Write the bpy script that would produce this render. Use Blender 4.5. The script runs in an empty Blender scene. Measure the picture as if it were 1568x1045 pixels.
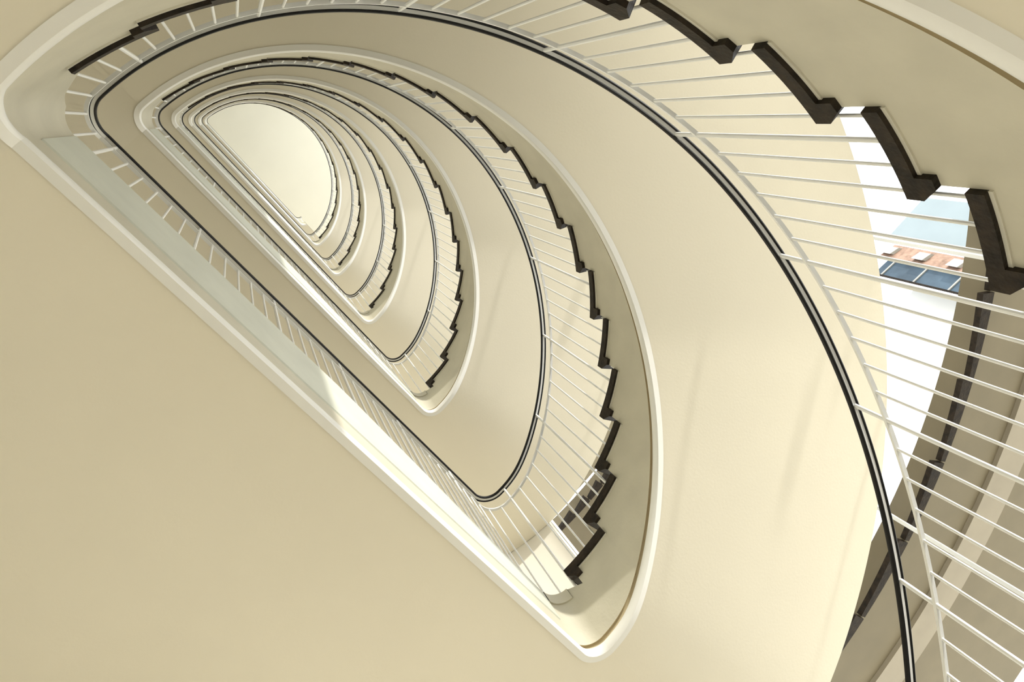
import bpy, math, numpy as np, bmesh
from mathutils import Matrix, Vector
H=3.24; ZS=0.265
A,B,MM,SK=1.5517,1.5376,1.9477,-0.0162
DB,DI,DR,DO=.1053,.1091,.1389,1.94
ZB,ZI,ZR=2.4791+ZS,2.927+ZS,4.1563+ZS
PS,PE=.033,1.0546
NST=18; SS,SE=.0175,.978; RH=H/19
K=5; GL=.64
# ---------------------------------------------------------------- path
ph=np.linspace(math.pi/2,-math.pi/2,1601)
c_=np.abs(np.cos(ph))**(2/MM); s_=np.sign(np.sin(ph))*np.abs(np.sin(ph))**(2/MM)
Q=np.stack([B*c_*(1+SK*s_),A*s_],1)
T=np.gradient(Q,axis=0); T/=np.hypot(*T.T)[:,None]+1e-12
NR=np.stack([-T[:,1],T[:,0]],1); NR[0]=[0,1]; NR[-1]=[0,-1]
S=np.concatenate([[0],np.cumsum(np.hypot(*np.diff(Q,axis=0).T))]); CL=S[-1]; S/=CL
def cn(s):
    if s<0: s=0
    if s<=1:
        q=[np.interp(s,S,Q[:,0]),np.interp(s,S,Q[:,1])]
        n=np.array([np.interp(s,S,NR[:,0]),np.interp(s,S,NR[:,1])]); n/=np.hypot(*n)
        return q[0],q[1],n[0],n[1]
    a=-math.pi/2-(s-1)/(PE-1)*math.pi/2
    return 0,-A,math.cos(a),math.sin(a)
def _sp(u): return .5*(u+math.sqrt(u*u+.0006))
_f0=_sp((0-PS)/(PE-PS)); _f1=_sp(1)
def gz(s,k):
    return (k-1)*H+H*(_sp((s-PS)/(PE-PS))-_f0)/(_f1-_f0)
def flight_samples(k,n=190):
    return [(*cn(s),gz(s,k)) for s in np.concatenate([np.linspace(0,1,n),1+np.linspace(0,1,17)[1:]*(PE-1)])]
def landing_samples(k):
    out=[(0,y,-1,0,k*H) for y in np.linspace(-A,A,24)]
    for a in np.linspace(math.pi,math.pi/2,17)[1:]:
        out.append((0,A,math.cos(a),math.sin(a),k*H))
    return out
# ---------------------------------------------------------------- materials
def mat(name,col,rough=.6,noise=0.0,scale=3,metal=0,bump=0,spec=.5):
    m=bpy.data.materials.new(name); m.use_nodes=True; nt=m.node_tree; b=nt.nodes['Principled BSDF']
    b.inputs['Roughness'].default_value=rough; b.inputs['Metallic'].default_value=metal
    b.inputs['Specular IOR Level'].default_value=spec
    tc=nt.nodes.new('ShaderNodeTexCoord'); nz=nt.nodes.new('ShaderNodeTexNoise'); nz.inputs['Scale'].default_value=scale; nz.inputs['Detail'].default_value=4
    nt.links.new(tc.outputs['Object'],nz.inputs['Vector'])
    r=nt.nodes.new('ShaderNodeValToRGB')
    r.color_ramp.elements[0].position=.3; r.color_ramp.elements[1].position=.7
    r.color_ramp.elements[0].color=(*[c*(1-noise) for c in col],1); r.color_ramp.elements[1].color=(*[min(1,c*(1+noise)) for c in col],1)
    nt.links.new(nz.outputs['Fac'],r.inputs['Fac']); nt.links.new(r.outputs['Color'],b.inputs['Base Color'])
    if bump:
        n2=nt.nodes.new('ShaderNodeTexNoise'); n2.inputs['Scale'].default_value=60
        nt.links.new(tc.outputs['Object'],n2.inputs['Vector'])
        bm=nt.nodes.new('ShaderNodeBump'); bm.inputs['Strength'].default_value=bump; bm.inputs['Distance'].default_value=.01
        nt.links.new(n2.outputs['Fac'],bm.inputs['Height']); nt.links.new(bm.outputs['Normal'],b.inputs['Normal'])
    return m
M_sof=mat('soffit_plaster',(.84,.782,.635),.5,.02,1.2,bump=.05)
M_bead=mat('white_bead_paint',(.88,.87,.82),.35,.02)
M_groove=mat('groove_ochre',(.66,.56,.36),.6,.05,6)
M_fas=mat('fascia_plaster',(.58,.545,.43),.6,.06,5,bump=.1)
M_edge=mat('tread_edge_filler',(.66,.63,.52),.6,.06,5)
M_fasL=mat('landing_fascia_plaster',(.61,.62,.53),.6,.05,5,bump=.1)  # bluish window light on the landing fascia is mixed into this colour
M_stone=mat('dark_stone_tread',(.020,.0135,.008),.6,.6,25,bump=.3,spec=.25)
M_white=mat('white_metal_paint',(.90,.90,.87),.35,.02)
M_black=mat('black_handrail',(.005,.005,.006),.35,.2,spec=.3)
M_wall=mat('wall_plaster',(.84,.80,.69),.6,.03,1.5)
M_floor=mat('stone_floor',(.72,.68,.58),.4,.1,4)
M_brown=mat('corridor_soffit_brown',(.20,.17,.11),.6,.08,3)
M_tan=mat('corridor_soffit_stripe',(.36,.32,.25),.6,.08,3)
M_frame=mat('window_frame_paint',(.85,.87,.87),.4,.02)
class MB:
    def __init__(s): s.v=[];s.f=[];s.m=[];s.mats=[]
    def mi(s,m):
        if m not in s.mats: s.mats.append(m)
        return s.mats.index(m)
    def sweep(s,samples,prof,m,closed=False,caps=False):
        i0=len(s.v); n=None; mi=s.mi(m)
        for j,(x,y,nx,ny,z) in enumerate(samples):
            pr=prof(j) if callable(prof) else prof
            n=len(pr)
            for d,dz in pr: s.v.append((x+nx*d,y+ny*d,z+dz))
        for j in range(len(samples)-1):
            for i in range(n if closed else n-1):
                a=i0+j*n+i;b=i0+j*n+(i+1)%n
                s.f.append((a,b,b+n,a+n)); s.m.append(mi)
        if caps and closed:
            s.f.append(tuple(i0+i for i in range(n))); s.m.append(mi)
            e=i0+(len(samples)-1)*n
            s.f.append(tuple(e+i for i in reversed(range(n)))); s.m.append(mi)
    def rod(s,p,q,r,m,n=8):
        p=Vector(p);q=Vector(q);d=(q-p).normalized()
        u=d.orthogonal().normalized();w=d.cross(u);i0=len(s.v);mi=s.mi(m)
        for c in (p,q):
            for i in range(n):
                a=2*math.pi*i/n; s.v.append(tuple(c+u*r*math.cos(a)+w*r*math.sin(a)))
        for i in range(n):
            s.f.append((i0+i,i0+(i+1)%n,i0+n+(i+1)%n,i0+n+i)); s.m.append(mi)
        s.f.append(tuple(i0+i for i in reversed(range(n))));s.f.append(tuple(i0+n+i for i in range(n)));s.m+=[mi,mi]
    def box(s,c,ax,hx,hy,hz,m):
        i0=len(s.v);mi=s.mi(m);ca,sa=math.cos(ax),math.sin(ax)
        for dx in(-1,1):
            for dy in(-1,1):
                for dz in(-1,1):
                    x,y=dx*hx,dy*hy
                    s.v.append((c[0]+x*ca-y*sa,c[1]+x*sa+y*ca,c[2]+dz*hz))
        for f in((0,1,3,2),(4,6,7,5),(0,4,5,1),(2,3,7,6),(0,2,6,4),(1,5,7,3)):
            s.f.append(tuple(i0+i for i in f));s.m.append(mi)
    def make(s,name,smooth=False,parent=None):
        me=bpy.data.meshes.new(name);me.from_pydata(s.v,[],s.f)
        for m in s.mats: me.materials.append(m)
        me.polygons.foreach_set('material_index',s.m)
        me.update()
        o=bpy.data.objects.new(name,me);bpy.context.scene.collection.objects.link(o)
        bm=bmesh.new();bm.from_mesh(me);bmesh.ops.recalc_face_normals(bm,faces=bm.faces);bm.to_mesh(me);bm.free()
        if smooth:
            me.polygons.foreach_set('use_smooth',[True]*len(me.polygons))
            try: me.set_sharp_from_angle(angle=math.radians(40))
            except Exception: pass
        if parent: o.parent=parent
        return o
stair=bpy.data.objects.new('spiral_staircase',None);bpy.context.scene.collection.objects.link(stair)
bead_prof=[(DB+.03,-.006),(DB-.004,-.006),(DB-.011,.004),(DB-.013,.024),(DB-.011,.044),(DB-.004,.054),(DB+.03,.056)]
def upst(y):
    """height of the solid kerb under the landing balustrade"""
    t=(y+A)/(2*A)
    return .36 if t<.5 else .36-.31*min(1,(t-.5)/.5)
for k in range(0,K+1):
    fs=flight_samples(k)
    b=MB()
    b.sweep(fs,[(DO,ZB+.35),(DO,ZB),(DB+.01,ZB)],M_sof)
    b.sweep(fs,[(p[0],ZB+p[1]) for p in bead_prof],M_bead)
    b.sweep(fs,[(DI+.018,ZB+.05),(DI+.018,ZB+.10),(DI,ZB+.10)],M_groove)
    uu=np.linspace(0,1,NST+1); sb=SS+(SE-SS)*uu+.010*np.sin(np.pi*uu)
    treads=MB()
    dl=.040/CL; tr=.035/CL
    zt=[(k-1)*H+ZI+RH*(i+1)+.04*math.sin(math.pi*(i+1)/19)**2-.04*math.sin(2*math.pi*(i+1)/19) for i in range(-1,NST)]
    cont=[(q,(k-1)*H+ZI+.05*(1-q/SS)) for q in np.linspace(0,SS,8)]
    for i in range(NST):
        zi=zt[i+1]; zp=zt[i]
        secs=[(sb[i]-dl,zi-.055),(sb[i],zi-.105),(sb[i]+tr,zi-.105),(sb[i]+tr,zi-.052)]
        for s2 in np.linspace(sb[i]+tr,sb[i+1],6)[1:]: secs.append((s2,zi-.052))
        smp=[(*cn(s2),0) for s2,_ in secs]
        treads.sweep(smp,lambda j,secs=secs,zi=zi:[(DI-.020,zi),(DI-.020,secs[j][1]),(DO,secs[j][1]),(DO,zi)],M_stone,closed=True,caps=True)
        ss=np.linspace(sb[i],sb[i+1],9)
        cont+=[(q,zi-.03) for q in ss]
        b.sweep([(*cn(q),0) for q in ss],[(DI-.006,zi-.064),(DI-.006,zi-.048),(DI+.01,zi-.048),(DI+.01,zi-.064)],M_edge,closed=True,caps=True)
        x,y,nx,ny=cn(sb[i]); i0=len(b.v)
        b.v+=[(x+nx*(DI+.001),y+ny*(DI+.001),zp-.04),(x+nx*DO,y+ny*DO,zp-.04),(x+nx*DO,y+ny*DO,zi-.02),(x+nx*(DI+.001),y+ny*(DI+.001),zi-.02)]
        b.f.append((i0,i0+1,i0+2,i0+3));b.m.append(b.mi(M_fas))
    cont+=[(q,k*H+ZI+.36*min(1,2*(q-SE)/(PE-SE))) for q in np.linspace(SE,PE,15)]
    b.sweep([(*cn(q),0) for q,_ in cont],lambda j:[(DI,gz(cont[j][0],k)+ZB+.09),(DI,cont[j][1]),(DI+.055,cont[j][1])],M_fas)
    for q0,q1,z0 in ((0,SS,(k-1)*H),(SE,PE,k*H)):
        b.sweep([(*cn(q),z0) for q in np.linspace(q0,q1,15)],[(DI+.055,ZI+.36 if q0>0 else ZI+.05),(DI+.055,ZI),(DO,ZI)],M_fas)
    x,y,nx,ny=cn(SE); i0=len(b.v); zi=k*H+ZI
    b.v+=[(x+nx*(DI+.001),y+ny*(DI+.001),zi-RH-.04),(x+nx*DO,y+ny*DO,zi-RH-.04),(x+nx*DO,y+ny*DO,zi),(x+nx*(DI+.001),y+ny*(DI+.001),zi)]
    b.f.append((i0,i0+1,i0+2,i0+3));b.m.append(b.mi(M_fas))
    b.make('flight_body_%d'%(k+1),True,stair)
    treads.make('flight_treads_%d'%(k+1),False,stair)
    ls=landing_samples(k)
    l=MB()
    l.sweep(ls,[(DO,ZI),(DO,ZB),(DB+.01,ZB)],M_sof)
    l.sweep(ls,[(p[0],ZB+p[1]) for p in bead_prof],M_bead)
    l.sweep(ls,[(DI+.018,ZB+.05),(DI+.018,ZB+.10),(DI,ZB+.10)],M_groove)
    l.sweep(ls[:24],[(DI,ZB+.09),(DI,ZB+.26)],M_fas)
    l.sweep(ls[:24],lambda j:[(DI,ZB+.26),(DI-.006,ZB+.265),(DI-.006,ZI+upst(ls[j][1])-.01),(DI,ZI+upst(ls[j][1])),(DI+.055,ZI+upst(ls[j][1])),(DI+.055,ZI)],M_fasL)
    l.sweep(ls[23:],[(DI,ZB+.09),(DI,ZI-.03),(DI-.01,ZI-.03),(DI-.01,ZI+.05),(DI+.055,ZI+.05),(DI+.055,ZI)],M_fas)
    l.sweep(ls,[(DI+.055,ZI),(DO,ZI)],M_floor)
    l.make('landing_%d'%(k+1),True,stair)
    r=MB()
    ring=fs+ls
    zr=ZR
    for dd in (-.014,.014):
        r.sweep(ring,[(DR+dd+.0075*math.cos(a),zr+.012*math.sin(a)) for a in np.linspace(0,2*math.pi,9)[:-1]],M_black,closed=True)
    r.sweep(ring,[(DR-.008,zr-.006),(DR+.008,zr-.006),(DR+.008,zr+.008),(DR-.008,zr+.008)],M_white,closed=True)
    zw=zr-.15
    r.sweep(ring,[(DR-.009,zw-.006),(DR+.009,zw-.006),(DR+.009,zw+.006),(DR-.009,zw+.006)],M_white,closed=True)
    P=np.array([(x+nx*DR,y+ny*DR,z) for x,y,nx,ny,z in ring])
    L=np.concatenate([[0],np.cumsum(np.hypot(*np.diff(P[:,:2],axis=0).T))])
    n=int(round(L[-1]/.092)); n-=n%6
    for j in range(n):
        t=L[-1]*(j+.5)/n
        x,y,z=[np.interp(t,L,P[:,a]) for a in range(3)]
        post=(j%6==0)
        r.rod((x,y,z+ZI-.02),(x,y,z+(zr-.008 if post else zw)),.0088 if post else .006,M_white)
    r.make('railing_%d'%(k+1),True,stair)
TOPZ=K*H+ZB+3.2
# ---------------------------------------------------------------- room shell
w=MB()
smp=[(*cn(q),0) for q in np.linspace(1,PE,13)]+[(0,A,-1,0,0)]+[(0,A,math.cos(a),math.sin(a),0) for a in np.linspace(math.pi,math.pi/2,13)[1:]]
wl=[(DO+.005,.68),(DO+.005,TOPZ),(DO+.25,TOPZ),(DO+.25,.68)]  # unseen gap at the wall foot, added to brighten the left soffit
wp=[(DO+.005,-.02),(DO+.005,TOPZ),(DO+.25,TOPZ),(DO+.25,-.02)]
w.sweep(smp,wl,M_wall,closed=True,caps=True)
w.make('wall_left',True)
w=MB(); w.sweep([(*cn(q),0) for q in np.linspace(GL,1,40)],wp,M_wall,closed=True,caps=True); w.make('wall_curved',True)
f=MB(); f.v=[(-60,-60,0),(60,-60,0),(60,60,0),(-60,60,0)];f.f=[(0,1,2,3)];f.m=[f.mi(M_floor)];f.make('floor')
M_ceil=mat('ceiling_paint',(.87,.86,.77),.6,.02,1)
f=MB(); f.box((0,0,TOPZ+.1),0,4.2,4.2,.1,M_ceil);f.make('ceiling')
fr=MB()
for q in (0.0,.16,.32,.48,GL):
    x,y,nx,ny=cn(q); fr.box((x+nx*(DO+.5),y+ny*(DO+.5),TOPZ/2),math.atan2(ny,nx),.02,.012,TOPZ/2,M_frame)
for k in range(K+1):
    x,y,nx,ny=cn(.40); z=3.9+k*H
    fr.box((x+nx*(DO+.5),y+ny*(DO+.5),z),math.atan2(ny,nx),.03,.05,.035,M_black)
    x,y,nx,ny=cn(.375); fr.box((x+nx*(DO+.5),y+ny*(DO+.5),z-.02),math.atan2(ny,nx),.02,.03,.03,M_black)
fr.make('window_1')
for k in range(0,K+1):
    c=MB(); z0=3.30+k*H; s1=.50 if k==0 else .17
    cs=[(*cn(q),0) for q in np.linspace(0,s1,60)]
    cs=[(0,A,math.cos(a),math.sin(a),0) for a in np.linspace(math.pi*.6,math.pi/2,6)[:-1]]+cs
    DX=5.0
    c.sweep(cs,[(2.58,z0+.22),(2.58,z0+.004),(3.15,z0+.004)],M_brown)
    c.sweep(cs,[(3.15,z0+.004),(3.15,z0-.03),(3.45,z0-.03),(3.45,z0+.004)],M_tan)
    c.sweep(cs,[(3.45,z0+.004),(DX,z0+.004),(DX,z0+.22),(2.58,z0+.22)],M_brown)
    n=10
    for i in range(n):
        a0=s1*i/n;a1=s1*(i+1)/n-.001
        c.sweep([(*cn(q),0) for q in np.linspace(a0,a1,6)],lambda j:[(2.555-.012*j,z0-.012),(2.555-.012*j,z0+.03),(2.6,z0+.03),(2.6,z0-.012)],M_stone,closed=True,caps=True)
    c.make('corridor_slab' if k==0 else 'corridor_slab.%03d'%k,False)
# ---------------------------------------------------------------- exterior
M_brick=mat('brick',(.30,.20,.15),.8,.3,8,spec=.1); M_glass=mat('blue_glazing',(.05,.08,.11),.5,.3,2,spec=.2); M_ext=mat('white_render',(.85,.85,.82),.7,.02,1)
M_pale=mat('pale_blue_cladding',(.27,.32,.34),.7,.05,1,spec=.1); M_sill=mat('grey_sill',(.33,.33,.31),.7,.05,3)
def pol(az,D): a=math.radians(az); return (.39+D*math.cos(a),-1.233+D*math.sin(a))
t=MB(); hh=13.2
def prism(pts,z0,z1,m):
    i0=len(t.v);mi=t.mi(m);n=len(pts)
    for z in(z0,z1):
        for p in pts:t.v.append((*p,z))
    for i in range(n): t.f.append((i0+i,i0+(i+1)%n,i0+n+(i+1)%n,i0+n+i));t.m.append(mi)
    t.f.append(tuple(i0+i for i in reversed(range(n))));t.f.append(tuple(i0+n+i for i in range(n)));t.m+=[mi,mi]
prism([pol(50.2,15.4),pol(52,15),pol(52,16),pol(50.2,16.4)],0,hh-.25,M_glass)
prism([pol(49,15.7),pol(50.2,15.3),pol(50.2,16.4),pol(49,17)],0,hh,M_brick)
prism([pol(44.5,17),pol(48.9,16),pol(48.9,19),pol(44.5,20)],0,hh+.6,M_pale)
for z in np.arange(1,hh,.9): prism([pol(50.2,15.36),pol(52,14.96),pol(52,15),pol(50.2,15.4)],z,z+.04,M_sill)
for z in np.arange(1.2,hh,.9): prism([pol(49.2,15.5),pol(49.9,15.26),pol(49.9,15.5),pol(49.2,15.8)],z,z+.3,M_sill)
prism([pol(51.9,14.9),pol(52.1,14.9),pol(52.1,15.3),pol(51.9,15.3)],0,hh-.2,M_stone)
prism([pol(52.2,16),pol(80,16),pol(80,20),pol(52.2,20)],0,12.5,M_ext)
t.make('apartment_building')
# ---------------------------------------------------------------- camera
def rotv(v):
    v=np.array(v);a=np.linalg.norm(v);k=v/a;Kx=np.array([[0,-k[2],k[1]],[k[2],0,-k[0]],[-k[1],k[0],0]])
    return np.eye(3)+math.sin(a)*Kx+(1-math.cos(a))*Kx@Kx
R0=np.array([[.69,.73,0],[-.73,.69,0],[0,0,1]]); R0[0]/=np.linalg.norm(R0[0]);R0[1]/=np.linalg.norm(R0[1])
Rm=rotv([0.2751,-0.3848,0.0912])@R0
cam=bpy.data.cameras.new('camera');co=bpy.data.objects.new('camera',cam);bpy.context.scene.collection.objects.link(co)
Mx=Matrix.Identity(4)
for i in range(3):
    Mx[i][0]=Rm[0][i];Mx[i][1]=-Rm[1][i];Mx[i][2]=-Rm[2][i]
Mx[0][3],Mx[1][3],Mx[2][3]=.3904,-1.2327,ZS
co.matrix_world=Mx
cam.sensor_width=36;cam.lens=1061.33/1568*36;cam.clip_start=.02;cam.clip_end=500
bpy.context.scene.camera=co
# ---------------------------------------------------------------- light
wd=bpy.data.worlds.new('sky');bpy.context.scene.world=wd;wd.use_nodes=True
bg=wd.node_tree.nodes['Background'];bg.inputs['Color'].default_value=(.94,.97,1,1);bg.inputs['Strength'].default_value=3.25
sd=bpy.data.lights.new('sun','SUN');sd.energy=3.5;sd.angle=.02;sd.color=(1,.97,.90)
so=bpy.data.objects.new('sun',sd);bpy.context.scene.collection.objects.link(so)
so.rotation_euler=Vector((.85,-.35,.25)).to_track_quat('Z','Y').to_euler()
bpy.context.scene.view_settings.view_transform='Standard'
